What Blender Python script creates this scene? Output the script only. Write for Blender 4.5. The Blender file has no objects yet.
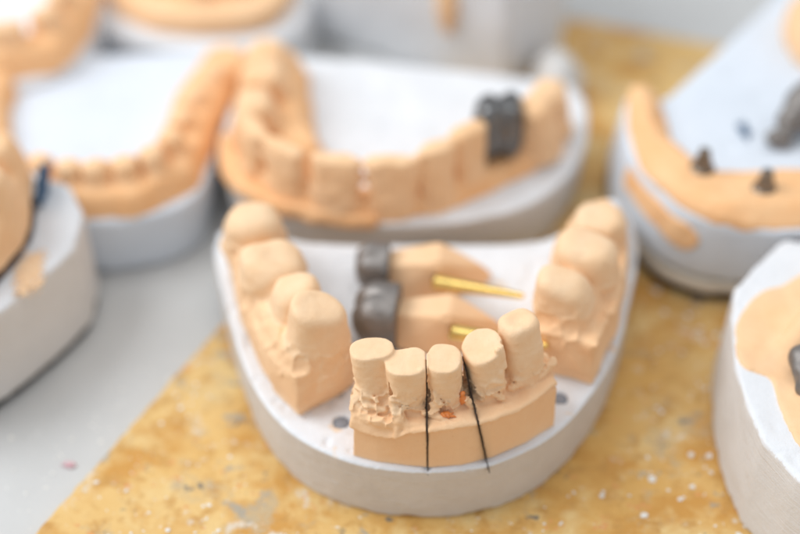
import bpy, bmesh, math, random
import numpy as np
from mathutils import Vector
MM = 0.001                       # everything below is written in millimetres
scn = bpy.context.scene
COL = scn.collection
R = math.radians
random.seed(7)

# ------------------------------------------------------------------ noise
_rng = np.random.RandomState(11)
_LAT = _rng.uniform(-1, 1, (64, 64, 64)).astype(np.float32)
def vnoise(x, y, z, s=1.0, seed=0):
    """trilinear value noise, feature size s (mm)"""
    x = x / s + seed * 7.31 + 1000; y = y / s + seed * 3.77 + 1000; z = z / s + seed * 5.19 + 1000
    xi = np.floor(x).astype(np.int32); yi = np.floor(y).astype(np.int32); zi = np.floor(z).astype(np.int32)
    fx = x - xi; fy = y - yi; fz = z - zi
    fx = fx*fx*(3-2*fx); fy = fy*fy*(3-2*fy); fz = fz*fz*(3-2*fz)
    xi &= 63; yi &= 63; zi &= 63; xj = (xi+1) & 63; yj = (yi+1) & 63; zj = (zi+1) & 63
    L = _LAT
    a = L[xi, yi, zi]*(1-fx) + L[xj, yi, zi]*fx
    b = L[xi, yj, zi]*(1-fx) + L[xj, yj, zi]*fx
    c = L[xi, yi, zj]*(1-fx) + L[xj, yi, zj]*fx
    d = L[xi, yj, zj]*(1-fx) + L[xj, yj, zj]*fx
    return (a*(1-fy)+b*fy)*(1-fz) + (c*(1-fy)+d*fy)*fz
def fbm(x, y, z, s, n=3, seed=0):
    t = 0; a = 1
    for i in range(n):
        t = t + a*vnoise(x, y, z, s, seed+i); s *= 0.5; a *= 0.5
    return t

# ------------------------------------------------------------------ distance functions
def smax(a, b, k):
    if k <= 0: return np.maximum(a, b)
    h = np.clip(0.5 - 0.5*(b-a)/k, 0, 1)
    return b*(1-h) + a*h + k*h*(1-h)
def smin(a, b, k): return -smax(-a, -b, k)
def spline(pts, n=8, closed=True):
    """Catmull-Rom through the points"""
    P = [np.array(p, float) for p in pts]; out = []; N = len(P)
    for i in range(N if closed else N-1):
        g = (lambda j: P[j % N]) if closed else (lambda j: P[min(max(j, 0), N-1)])
        p0, p1, p2, p3 = g(i-1), g(i), g(i+1), g(i+2)
        for j in range(n):
            t = j/n
            out.append(0.5*((2*p1)+(-p0+p2)*t+(2*p0-5*p1+4*p2-p3)*t*t+(-p0+3*p1-3*p2+p3)*t**3))
    if not closed: out.append(P[-1])
    return out
def poly(x, y, pts):
    """signed distance to a polygon in plan"""
    d = None; s = None; n = len(pts)
    for i in range(n):
        ax, ay = pts[i][0], pts[i][1]; bx, by = pts[(i+1) % n][0], pts[(i+1) % n][1]
        ex, ey = bx-ax, by-ay
        wx = x-ax; wy = y-ay
        t = np.clip((wx*ex+wy*ey)/(ex*ex+ey*ey+1e-9), 0, 1)
        q = (wx-ex*t)**2 + (wy-ey*t)**2
        d = q if d is None else np.minimum(d, q)
        c = ((ay > y) != (by > y)) & (x < (bx-ax)*(y-ay)/((by-ay) if abs(by-ay) > 1e-9 else 1e-9)+ax)
        s = c if s is None else (s ^ c)
    d = np.sqrt(d)
    return np.where(s, -d, d)
def path(x, y, pts):
    """distance to an open line in plan, and the position along it (0..1)"""
    best = None; n = len(pts)-1
    for i in range(n):
        ax, ay = pts[i][0], pts[i][1]; bx, by = pts[i+1][0], pts[i+1][1]
        ex, ey = bx-ax, by-ay
        t = np.clip(((x-ax)*ex+(y-ay)*ey)/(ex*ex+ey*ey), 0, 1)
        q = (x-ax-ex*t)**2+(y-ay-ey*t)**2; u = (i+t)/n
        if best is None: best, U = q, u
        else: U = np.where(q < best, u, U); best = np.minimum(best, q)
    return np.sqrt(best), U
def slab(d2, z, z0, z1, k=0.4): return smax(smax(d2, z-z1, k), z0-z, k)
def ball(x, y, z, c, r):
    """ellipsoid"""
    rx, ry, rz = r if hasattr(r, '__len__') else (r, r, r)
    q = np.sqrt(((x-c[0])/rx)**2+((y-c[1])/ry)**2+((z-c[2])/rz)**2)
    return (q-1)*min(rx, ry, rz)
def capsule(x, y, z, a, b, ra, rb):
    e = [b[i]-a[i] for i in range(3)]; L = sum(v*v for v in e)
    t = np.clip(((x-a[0])*e[0]+(y-a[1])*e[1]+(z-a[2])*e[2])/L, 0, 1)
    return np.sqrt((x-a[0]-e[0]*t)**2+(y-a[1]-e[1]*t)**2+(z-a[2]-e[2]*t)**2) - (ra+(rb-ra)*t)
def tooth(x, y, z, b, t, z0, z1, rb, rt, ang=0, p=2.3, tilt=(0, 0), k=0.5, bulge=0.0, dish=0.0):
    """tapered oval column from b (foot) to t (top), cut off by a tilted plane"""
    u = np.clip((z-z0)/(z1-z0), -0.3, 1.25)
    dx = x-(b[0]+(t[0]-b[0])*u); dy = y-(b[1]+(t[1]-b[1])*u)
    c, s = math.cos(ang), math.sin(ang)
    lx = dx*c+dy*s; ly = -dx*s+dy*c
    bl = bulge*np.sin(np.pi*np.clip(u, 0, 1))
    rx = rb[0]+(rt[0]-rb[0])*u+bl; ry = rb[1]+(rt[1]-rb[1])*u+bl
    q = (np.abs(lx/rx)**p+np.abs(ly/ry)**p)**(1/p)
    d = (q-1)*min(rb[0], rb[1], rt[0], rt[1])
    top = z-z1-tilt[0]*dx-tilt[1]*dy
    if dish: top = top+dish*np.exp(-(dx*dx+dy*dy)/(0.35*rt[0]*rt[1]))
    return smax(smax(d, top, k), z0-3-z, 0.3)

# ------------------------------------------------------------------ surface nets
def grid(lo, hi, h):
    ax = [np.arange(lo[i], hi[i]+h, h) for i in range(3)]
    return ax[0][:, None, None], ax[1][None, :, None], ax[2][None, None, :]
def nets(D, lo, h):
    D = D.astype(np.float32); S = D < 0
    nx, ny, nz = D.shape
    cnt = np.zeros((nx-1, ny-1, nz-1), np.int8)
    for i in (0, 1):
        for j in (0, 1):
            for k in (0, 1): cnt += S[i:nx-1+i, j:ny-1+j, k:nz-1+k]
    cells = np.argwhere((cnt > 0) & (cnt < 8))
    idx = -np.ones((nx-1, ny-1, nz-1), np.int64); idx[tuple(cells.T)] = np.arange(len(cells))
    acc = np.zeros((len(cells), 3)); num = np.zeros(len(cells))
    C = [(i, j, k) for i in (0, 1) for j in (0, 1) for k in (0, 1)]
    for a in C:
        for ax in range(3):
            if a[ax]: continue
            b = list(a); b[ax] = 1
            va = D[tuple((cells+a).T)]; vb = D[tuple((cells+b).T)]
            m = (va < 0) != (vb < 0)
            t = np.where(m, va/np.where(m, va-vb, 1), 0)
            pt = np.array(a, float)[None, :].repeat(len(cells), 0); pt[:, ax] += t
            acc += pt*m[:, None]; num += m
    V = (cells+acc/num[:, None])*h+np.array(lo)
    F = []
    for ax in range(3):
        u, v = [(1, 2), (2, 0), (0, 1)][ax]
        sl0 = [slice(None)]*3; sl1 = [slice(None)]*3
        sl0[ax] = slice(0, -1); sl1[ax] = slice(1, None)
        e = np.argwhere(S[tuple(sl0)] != S[tuple(sl1)])
        e = e[(e[:, u] > 0) & (e[:, v] > 0) & (e[:, u] < D.shape[u]-1) & (e[:, v] < D.shape[v]-1)]
        q = []
        for du, dv in ((1, 1), (0, 1), (0, 0), (1, 0)):
            c = e.copy(); c[:, u] -= du; c[:, v] -= dv
            q.append(idx[tuple(c.T)])
        q = np.stack(q, 1)
        inside = S[tuple(e.T)]
        q[~inside] = q[~inside][:, ::-1]
        F.append(q)
    return V, np.concatenate(F)
def vnormals(V, F):
    n = np.cross(V[F[:, 2]]-V[F[:, 0]], V[F[:, 3]]-V[F[:, 1]])
    N = np.zeros_like(V)
    for c in range(4): np.add.at(N, F[:, c], n)
    return N/np.maximum(np.linalg.norm(N, axis=1)[:, None], 1e-12)

# ------------------------------------------------------------------ objects
def thing(name, label, cat, loc=(0, 0, 0), group=None):
    o = bpy.data.objects.new(name, None); COL.objects.link(o)
    o.location = Vector(loc)*MM; o.empty_display_size = 0.01
    o['label'] = label; o['category'] = cat
    if group: o['group'] = group
    o['_o'] = list(loc)
    return o
def origin(parent):
    o = np.zeros(3)
    while parent is not None:
        if '_o' in parent: o = np.array(list(parent['_o'])); break
        parent = parent.parent
    return o
def make(name, V, F, mat, parent=None, N=None, smooth=True):
    off = origin(parent)
    V = (np.asarray(V, float)-off)*MM
    me = bpy.data.meshes.new(name)
    if isinstance(F, np.ndarray):
        me.vertices.add(len(V)); me.vertices.foreach_set('co', V.ravel())
        me.loops.add(F.size); me.loops.foreach_set('vertex_index', F.ravel().astype(np.int32))
        me.polygons.add(len(F)); me.polygons.foreach_set('loop_start', np.arange(0, F.size, 4, dtype=np.int32))
        me.update(calc_edges=True)
    else:
        me.from_pydata([tuple(v) for v in V], [], F)
    if smooth: me.polygons.foreach_set('use_smooth', [True]*len(me.polygons))
    if N is not None: me.normals_split_custom_set_from_vertices([tuple(n) for n in N])
    me.materials.append(mat)
    o = bpy.data.objects.new(name, me); COL.objects.link(o)
    if parent is not None: o.parent = parent
    return o
def sculpt(lo, hi, h, field, parent, parts=None, name=None, mat=None):
    """mesh a field; parts = [(name, material, distance function)] shares the faces out
    to the part each lies on, so that stone runs on without a seam"""
    x, y, z = grid(lo, hi, h)
    X, Y, Z = np.broadcast_arrays(x, y, z)
    D = np.broadcast_to(field(x, y, z), X.shape)
    V, F = nets(D, lo, h); N = vnormals(V, F)
    if not parts: return [make(name, V, F, mat, parent, N)]
    c = V[F].mean(1)
    d = np.stack([np.broadcast_to(p[2](c[:, 0], c[:, 1], c[:, 2]), c.shape[:1]) for p in parts])
    who = d.argmin(0); out = []
    for i, p in enumerate(parts):
        f = F[who == i]
        if len(f) == 0: out.append(None); continue
        used, inv = np.unique(f, return_inverse=True)
        out.append(make(p[0], V[used], inv.reshape(f.shape), p[1], None if False else parent, N[used]))
    return out
def reparent(child, par):
    """hang a part under another part of the same thing (both keep their place)"""
    if child is not None and par is not None: child.parent = par
def band(D, x, y, z, w, fn):
    """add detail only near the surface"""
    D = np.array(np.broadcast_to(D, np.broadcast_shapes(x.shape, y.shape, z.shape)), dtype=np.float64) if D.ndim == 3 else np.array(D)
    X, Y, Z = np.broadcast_arrays(x, y, z) if D.ndim == 3 else (x, y, z)
    m = np.abs(D) < w
    D[m] += fn(X[m], Y[m], Z[m])
    return D
def hull(name, pts, mat, parent, bevel=0.5):
    bm = bmesh.new(); off = Vector(origin(parent))
    for p in pts: bm.verts.new((Vector(p)-off)*MM)
    r = bmesh.ops.convex_hull(bm, input=bm.verts)
    bmesh.ops.delete(bm, geom=[v for v in bm.verts if not v.link_faces], context='VERTS')
    bmesh.ops.dissolve_limit(bm, angle_limit=R(1), verts=bm.verts, edges=bm.edges)
    bmesh.ops.bevel(bm, geom=list(bm.edges), offset=bevel*MM, segments=3, affect='EDGES', profile=0.6)
    bmesh.ops.recalc_face_normals(bm, faces=bm.faces)
    me = bpy.data.meshes.new(name); bm.to_mesh(me); bm.free(); me.materials.append(mat)
    for p in me.polygons: p.use_smooth = False
    o = bpy.data.objects.new(name, me); COL.objects.link(o); o.parent = parent
    return o

# ------------------------------------------------------------------ materials
def nodes(name):
    m = bpy.data.materials.new(name); m.use_nodes = True
    nt = m.node_tree; b = nt.nodes['Principled BSDF']
    return m, nt, b
def noise_node(nt, scale_mm, detail=4, rough=0.6, off=0):
    tc = nt.nodes.new('ShaderNodeTexCoord'); mp = nt.nodes.new('ShaderNodeMapping')
    mp.inputs['Location'].default_value = (off*0.013, off*0.007, off*0.003)
    nt.links.new(tc.outputs['Object'], mp.inputs['Vector'])
    n = nt.nodes.new('ShaderNodeTexNoise'); n.inputs['Scale'].default_value = 1000.0/scale_mm
    n.inputs['Detail'].default_value = detail; n.inputs['Roughness'].default_value = rough
    nt.links.new(mp.outputs[0], n.inputs['Vector'])
    return n
def ramp(nt, src, p0, p1, c0=(0, 0, 0, 1), c1=(1, 1, 1, 1)):
    r = nt.nodes.new('ShaderNodeValToRGB'); nt.links.new(src, r.inputs[0])
    r.color_ramp.elements[0].position = p0; r.color_ramp.elements[1].position = p1
    r.color_ramp.elements[0].color = c0; r.color_ramp.elements[1].color = c1
    return r.outputs[0]
def mix(nt, fac, a, b):
    m = nt.nodes.new('ShaderNodeMix'); m.data_type = 'RGBA'
    if isinstance(fac, float): m.inputs[0].default_value = fac
    else: nt.links.new(fac, m.inputs[0])
    for i, v in ((6, a), (7, b)):
        if isinstance(v, tuple): m.inputs[i].default_value = (*v[:3], 1)
        else: nt.links.new(v, m.inputs[i])
    return m.outputs[2]
def bump(nt, b, src, dist_mm, prev=None, strength=1.0):
    n = nt.nodes.new('ShaderNodeBump'); n.inputs['Distance'].default_value = dist_mm*MM
    n.inputs['Strength'].default_value = strength
    nt.links.new(src, n.inputs['Height'])
    if prev is not None: nt.links.new(prev, n.inputs['Normal'])
    nt.links.new(n.outputs[0], b.inputs['Normal'])
    return n.outputs[0]
def stone(name, c1, c2, patch=6.0, grain=0.25, gb=0.05, rough=0.75, spots=None, spec=0.3, sss=0.0, lines=0.0):
    """gypsum: slow mottling between two tones, fine grain, pores"""
    m, nt, b = nodes(name)
    n1 = noise_node(nt, patch, 5, 0.65, 1)
    col = mix(nt, ramp(nt, n1.outputs['Fac'], 0.35, 0.68), c1, c2)
    n2 = noise_node(nt, 0.7, 3, 0.6, 3)
    dark = tuple(v*0.92 for v in c2)
    col = mix(nt, ramp(nt, n2.outputs['Fac'], 0.60, 0.85), col, dark)
    if spots:
        n3 = noise_node(nt, spots[1], 2, 0.5, 9)
        col = mix(nt, ramp(nt, n3.outputs['Fac'], spots[2], spots[2]+0.04), col, spots[0])
    nt.links.new(col, b.inputs['Base Color'])
    b.inputs['Roughness'].default_value = rough
    b.inputs['Specular IOR Level'].default_value = spec
    g = noise_node(nt, grain, 4, 0.7, 5)
    p = bump(nt, b, g.outputs['Fac'], gb)
    g2 = noise_node(nt, 1.8, 3, 0.6, 7)
    p = bump(nt, b, g2.outputs['Fac'], gb*2.0, p)
    if lines:
        n4 = noise_node(nt, 1.0, 3, 0.6, 14); mpn = n4.inputs['Vector'].links[0].from_node
        mpn.inputs['Scale'].default_value = (0.12, 0.12, 2.2); mpn.inputs['Rotation'].default_value = (0.05, 0.03, 0)
        bump(nt, b, n4.outputs['Fac'], lines, p)
    if sss:
        b.inputs['Subsurface Weight'].default_value = sss
        b.inputs['Subsurface Radius'].default_value = (1.0, 0.5, 0.25)
        b.inputs['Subsurface Scale'].default_value = 0.6*MM
    return m
PEACH = stone('tooth_stone', (.92, .665, .43), (.89, .595, .35), 5, spec=0.35)
PEACH_CUT = stone('trimmed_stone', (.92, .63, .385), (.89, .565, .32), 9, spec=0.25)
PEACH_BG = stone('orange_stone', (.93, .63, .38), (.91, .57, .31), 7)
PEACH_GUM = stone('gum_stone', (.93, .59, .32), (.90, .50, .235), 7)
PLASTER = stone('white_plaster', (.80, .82, .85), (.74, .76, .79), 9, grain=0.5, gb=0.06, rough=0.85, spec=0.2)
PLASTER_P = stone('stained_plaster', (.80, .82, .85), (.75, .77, .80), 9, grain=0.5, gb=0.06, rough=0.85, spots=((.82, .66, .50), 6, 0.67))
PLASTER_B = stone('bluish_plaster', (.72, .78, .86), (.68, .74, .82), 12, grain=0.5, gb=0.06, rough=0.85)
WALL_TAN = stone('plaster_tan', (.69, .645, .60), (.63, .585, .54), 8, grain=0.4, gb=0.05, rough=0.8, spec=0.25, lines=0.12)
WALL_GREY = stone('plaster_grey', (.73, .715, .70), (.68, .66, .64), 9, grain=0.4, gb=0.05, rough=0.8, spec=0.25, lines=0.12)
HOLE = stone('hole_grey', (.30, .32, .36), (.26, .28, .32), 3)
RUBBER_SHADE = stone('dark_rubber_shade', (.035, .035, .035), (.05, .048, .045), 8, rough=0.6)  # dark rubber, also the colour of the shade painted under the models
CREAM = stone('cream_plaster', (.76, .70, .60), (.70, .63, .53), 8)
CUT_SHADE = stone('cut_shadow', (.03, .022, .02), (.045, .03, .025), 3)
def metal(name, col, rough, bumpmm=0.04, scale=0.6, met=1.0):
    m, nt, b = nodes(name)
    n = noise_node(nt, 3, 4, 0.6); c = mix(nt, ramp(nt, n.outputs['Fac'], .35, .7), col, tuple(v*0.75 for v in col))
    nt.links.new(c, b.inputs['Base Color'])
    b.inputs['Metallic'].default_value = met; b.inputs['Roughness'].default_value = rough
    g = noise_node(nt, scale, 3, 0.6, 4); bump(nt, b, g.outputs['Fac'], bumpmm)
    return m
GOLD = metal('gold_brass', (1.0, .72, .24), 0.22, 0.003, 2.0, 1.0)
GREY = metal('grey_metal', (.27, .25, .235), 0.5, 0.03, 0.5, 0.7)
DARK = metal('dark_metal', (.20, .20, .20), 0.30, 0.05, 1.2, 0.9)
BRONZE = metal('bronze_metal', (.26, .22, .18), 0.35, 0.05, 1.2, 0.9)
def waxy():
    m, nt, b = nodes('orange_wax'); b.inputs['Base Color'].default_value = (.78, .25, .06, 1)
    b.inputs['Roughness'].default_value = 0.3; return m
WAX = waxy()
def plain(name, c, r=0.6):
    m, nt, b = nodes(name); n = noise_node(nt, 3, 4)
    nt.links.new(mix(nt, n.outputs['Fac'], c, tuple(v*.7 for v in c)), b.inputs['Base Color']); b.inputs['Roughness'].default_value = r; return m
GAP = plain('dark_gap', (.10, .055, .035))
BLUE = plain('blue_separator', (.05, .13, .25))
def board_mat():
    m, nt, b = nodes('yellow_board')
    def layer(col, scale, off, p0, p1, c, detail=5, rough=0.68):
        n = noise_node(nt, scale, detail, rough, off)
        return mix(nt, ramp(nt, n.outputs['Fac'], p0, p1), col, c)
    n = noise_node(nt, 30, 4, 0.6, 1)
    col = mix(nt, ramp(nt, n.outputs['Fac'], .38, .62), (.78, .535, .22), (.71, .42, .125))
    col = layer(col, 11, 2, .48, .62, (.62, .32, .075), 4, .6)
    col = layer(col, 9, 15, .50, .64, (.78, .56, .25), 4, .6)
    col = layer(col, 4.0, 6, .52, .66, (.56, .30, .08), 4)
    col = layer(col, 13, 12, .56, .66, (.55, .42, .25), 5, .7)
    col = layer(col, 7.0, 31, .60, .67, (.42, .37, .29), 5, .7)
    col = layer(col, 4.2, 77, .65, .70, (.20, .18, .15), 4, .65)
    col = layer(col, 6.5, 44, .60, .69, (.74, .66, .55), 5, .7)
    col = layer(col, 2.6, 58, .645, .70, (.72, .34, .12), 3, .6)
    col = layer(col, 1.6, 61, .68, .73, (.82, .78, .70), 3)
    nt.links.new(col, b.inputs['Base Color']); b.inputs['Roughness'].default_value = 0.5
    b.inputs['Specular IOR Level'].default_value = 0.35
    g = noise_node(nt, 1.2, 6, 0.7, 5); bump(nt, b, g.outputs['Fac'], 0.2)
    return m
BOARD = board_mat()
def table_mat():
    m, nt, b = nodes('grey_laminate')
    n = noise_node(nt, 20, 5, 0.6, 1)
    col = mix(nt, ramp(nt, n.outputs['Fac'], .35, .7), (.60, .605, .60), (.55, .555, .55))
    n = noise_node(nt, 2.2, 4, 0.65, 8)
    col = mix(nt, ramp(nt, n.outputs['Fac'], .66, .74), col, (.78, .78, .77))
    n = noise_node(nt, 1.3, 3, 0.65, 18)
    col = mix(nt, ramp(nt, n.outputs['Fac'], .70, .76), col, (.38, .38, .38))
    nt.links.new(col, b.inputs['Base Color']); b.inputs['Roughness'].default_value = 0.5
    g = noise_node(nt, 0.8, 4, 0.6, 5); bump(nt, b, g.outputs['Fac'], 0.05)
    return m
TABLE = table_mat()
CRUMB = stone('plaster_crumb', (.84, .83, .80), (.78, .76, .70), 3)
PINK = plain('pink_wax', (.85, .50, .55))

# ------------------------------------------------------------------ setting
t = make('table', [(-400, -300, 0), (400, -300, 0), (400, 600, 0), (-400, 600, 0), (-400, -300, -20), (400, -300, -20), (400, 600, -20), (-400, 600, -20)],
         [(0, 1, 2, 3), (7, 6, 5, 4), (0, 4, 5, 1), (1, 5, 6, 2), (2, 6, 7, 3), (3, 7, 4, 0)], TABLE, smooth=False)
t['kind'] = 'structure'; t['label'] = 'pale grey worktop under all the dental models'

def board():
    # left edge runs from the near left away to the right; the far edge closes it
    A = np.array((-52.4, -45.2)); u = np.array((22.9, 43.8)); u /= np.linalg.norm(u)
    P = [A-u*90]
    rng = np.random.RandomState(3)
    L = 163
    for i in range(1, 180):
        s = -90+i*(L+90)/180
        P.append(A+u*s+np.array((u[1], -u[0]))*rng.normal(0, 0.09))
    C = A+u*L; P.append(C)
    P += [np.array((130, 60.5)), np.array((170, 44)), np.array((110, -140))]
    n = len(P)
    V = [(p[0], p[1], 1.5) for p in P]+[(p[0]+.1, p[1]-.1, 0.02) for p in P]
    F = [tuple(range(n-1, -1, -1))]+[(i, (i+1) % n, n+(i+1) % n, n+i) for i in range(n)]
    o = make('work_board', V, F, BOARD, None, smooth=False)
    o['label'] = 'flat yellow-orange board speckled with plaster lying on the grey worktop'; o['category'] = 'board'
    return o
board()

# ------------------------------------------------------------------ helpers for models
def base_part(outline, z0, z1, mat, parent, h=0.5, k=0.6, holes=(), flare=0.0, tilt=(0, 0, 0, 0), chips=0.25, extra=None, rim=None, name='plaster_base', low=None, sp=6, wall=None, shear=(0, 0)):
    """trimmed plaster slab with a chipped upper edge; flare widens it towards the foot"""
    pts = spline(outline, sp) if sp > 1 else outline
    xs = [p[0] for p in pts]; ys = [p[1] for p in pts]
    m = 1.6+(abs(flare)+abs(shear[1]))*(z1-z0)
    lo = (min(xs)-m, min(ys)-m, z0-1.0-(0)); hi = (max(xs)+m, max(ys)+m, z1+2.5+(extra[0] if extra else 0))
    cx, cy = tilt[2], tilt[3]
    def f(x, y, z):
        d2 = poly(x-shear[0]*(z1-z), y-shear[1]*(z1-z), pts) if shear[1] else poly(x, y, pts)
        side = d2-flare*(z1-z)
        top = z-z1-tilt[0]*(x-cx)-tilt[1]*(y-cy)
        D = smax(side, top, k)
        if rim: D = smin(D, smax(smax(np.abs(d2+rim[0])-rim[1], z-z1-rim[2], 0.4), z1-3-z, 0.2), 0.5)
        if extra: D = extra[1](D, x, y, z)
        foot = z0 - z + 0*x
        D = smax(D, foot, 0.25)
        for hx, hy, hr in holes:
            D = smax(D, -smax(np.sqrt((x-hx)**2+(y-hy)**2)-hr, z1-3.5-z, 0.1), 0.12)
        def detail(X, Y, Z):
            n = 0.10*fbm(X, Y, Z, 5.0, 3, 1)+0.035*vnoise(X, Y, Z, 0.9, 9)
            e = np.exp(-((Z-z1)/1.0)**2)           # small chips along the upper edge
            c = np.clip(vnoise(X, Y, Z*0.5, 1.6, 21)-0.35, 0, 1)*chips*2.4*e
            e2 = np.exp(-((Z-z0)/0.8)**2)
            c2 = np.clip(vnoise(X, Y, Z, 3.0, 31)-0.1, 0, 1)*0.55*e2
            return n+c+c2
        return band(D, x, y, z, 1.5, detail)
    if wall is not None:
        # the pale cast top and the darker wall material below it
        parts = [(name, mat, lambda x, y, z: np.where((z > z1-0.5+0.10*vnoise(x, y, z, 1.5, 5)) | (poly(x, y, pts) < -1.3-abs(flare)*(z1-z0)), -1.0, 1.0)), ('base_wall', wall, lambda x, y, z: 0.0*x)]
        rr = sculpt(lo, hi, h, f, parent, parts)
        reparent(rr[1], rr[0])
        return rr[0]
    return sculpt(lo, hi, h, f, parent, name=name, mat=mat)[0]

def dense(pts, n=4):
    out = []
    for i in range(len(pts)):
        a, b = pts[i], pts[(i+1) % len(pts)]
        out += [(a[0]+(b[0]-a[0])*j/n, a[1]+(b[1]-a[1])*j/n) for j in range(n)]
    return out
# ================================================================== 1. the model in focus
M1 = thing('dental_model', 'dental model in sharp focus with two black saw cuts between its front teeth', 'dental model', (3, -15, 1.5))
rim1 = [(-6, -41.1), (4.2, -42.6), (13.5, -41.0), (22.3, -35.3), (29.3, -25.9), (34.3, -14.5), (38.0, 0), (39.3, 8), (38, 15), (34, 16.5), (29, 12), (22, 7.6), (4, 7.0), (-14, 7.4),
        (-21, 10), (-26, 12.5), (-29.6, 11), (-30.3, 5), (-28.9, -2.5), (-25.0, -17.0), (-20.8, -27.9), (-14.6, -36.2)]
def horn1(D, x, y, z):
    # raised plaster behind the last molars
    a = smax(ball(x, y, z, (34.2, 4.5, 11), (3.9, 7.8, 11.0)), 2-z, 0.2)
    b = smax(ball(x, y, z, (-27.3, 7.0, 10), (2.8, 5.5, 4.6)), 2-z, 0.2)
    D = smin(smin(D, a, 1.5), b, 1.5)
    for nx, ny, q in ((-3.6, -42.2, .8), (14.2, -41.4, .7), (20.3, -37.6, .9), (-17.2, -33.4, .8), (-25.6, -16.8, .7), (31.2, -22.6, .8)):
        D = smax(D, -ball(x, y, z, (nx, ny, 12.3), (q*0.6, q*1.3, q*0.9)), 0.1)
    return D
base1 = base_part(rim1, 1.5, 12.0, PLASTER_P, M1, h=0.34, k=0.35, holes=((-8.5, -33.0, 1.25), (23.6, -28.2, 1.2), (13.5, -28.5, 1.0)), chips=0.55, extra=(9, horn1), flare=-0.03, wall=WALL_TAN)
for hx, hy in ((-8.5, -33.0), (23.6, -28.2), (13.5, -28.5)):
    n = 24; V = [(hx, hy, 11.6)]+[(hx+1.3*math.cos(i*2*math.pi/n), hy+1.3*math.sin(i*2*math.pi/n), 11.6) for i in range(n)]
    V += [(v[0], v[1], 9.4) for v in V]
    F = [(0, i+1, (i+1) % n+1) for i in range(n)]+[(n+1, n+1+(i+1) % n+1, n+1+i+1) for i in range(n)]+[(i+1, n+2+i, n+2+(i+1) % n, (i+1) % n+1) for i in range(n)]
    make('pin_hole', V, F, HOLE, base1)

# --- front block with five prepared teeth, sawn twice
blk = [(-6.6, -39.7), (-3.2, -40.9), (1, -41.6), (4.2, -41.9), (8.5, -41.5), (13, -40.1), (18, -37.3), (22.3, -33.9), (19.6, -26.5), (15, -29.5), (9, -31.6), (3, -32.3), (-5.6, -31.2)]
blk_face = [(-6.9, -39.5), (-3.5, -40.6), (1, -41.6), (4.2, -41.9), (8.5, -41.5), (13, -40.1), (18, -37.3), (22.5, -33.7)]
ledx = [-6.7, -5.2, -3.5, -1.6, -0.4, 1.1, 3.4, 5.5, 8.2, 10.5, 13.9, 16.5, 18.2, 21.5]
ledz = [18.1, 17.75, 17.6, 17.5, 18.0, 19.0, 19.5, 19.7, 20.2, 20.0, 20.1, 19.8, 20.2, 20.4]
T = [  # foot, top, z0, z1, foot radii, top radii, angle, tilt, dish
    dict(b=(-2.9, -36.3), t=(-3.9, -35.2), z0=20.0, z1=28.9, rb=(2.75, 2.5), rt=(3.05, 2.15), ang=0.15, tilt=(0.03, 0.02), k=0.35),
    dict(b=(1.2, -37.1), t=(0.8, -37.3), z0=19.8, z1=28.45, rb=(2.7, 2.5), rt=(3.0, 2.55), ang=0.05, tilt=(0.02, 0.05), k=0.3),
    dict(b=(6.55, -37.0), t=(6.05, -36.6), z0=20.3, z1=28.5, rb=(2.25, 2.5), rt=(2.35, 2.75), ang=-0.12, tilt=(0.03, 0.06), k=0.35),
    dict(b=(11.9, -35.2), t=(11.3, -34.5), z0=20.3, z1=28.9, rb=(2.6, 2.6), rt=(2.75, 2.95), ang=0.55, tilt=(0.28, 0.20), k=0.45, dish=0.25),
    dict(b=(17.4, -31.9), t=(16.2, -31.4), z0=20.3, z1=31.0, rb=(3.1, 3.0), rt=(2.75, 2.6), ang=0.5, tilt=(0.10, -0.10), k=1.5, dish=0.5),
]
def t_fn(d):
    def g(x, y, z): return tooth(x, y, z, d['b'], d['t'], d['z0'], d['z1'], d['rb'], d['rt'], d['ang'], 2.5, d['tilt'], d['k'], 0.05, d.get('dish', 0))
    return g
TF = [t_fn(d) for d in T]
fl = [(-5.9, -36.4), (-2.9, -36.6), (1.2, -37.2), (6.3, -37.0), (11.6, -35.3), (17.4, -32.0), (20.4, -30.2)]
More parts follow.
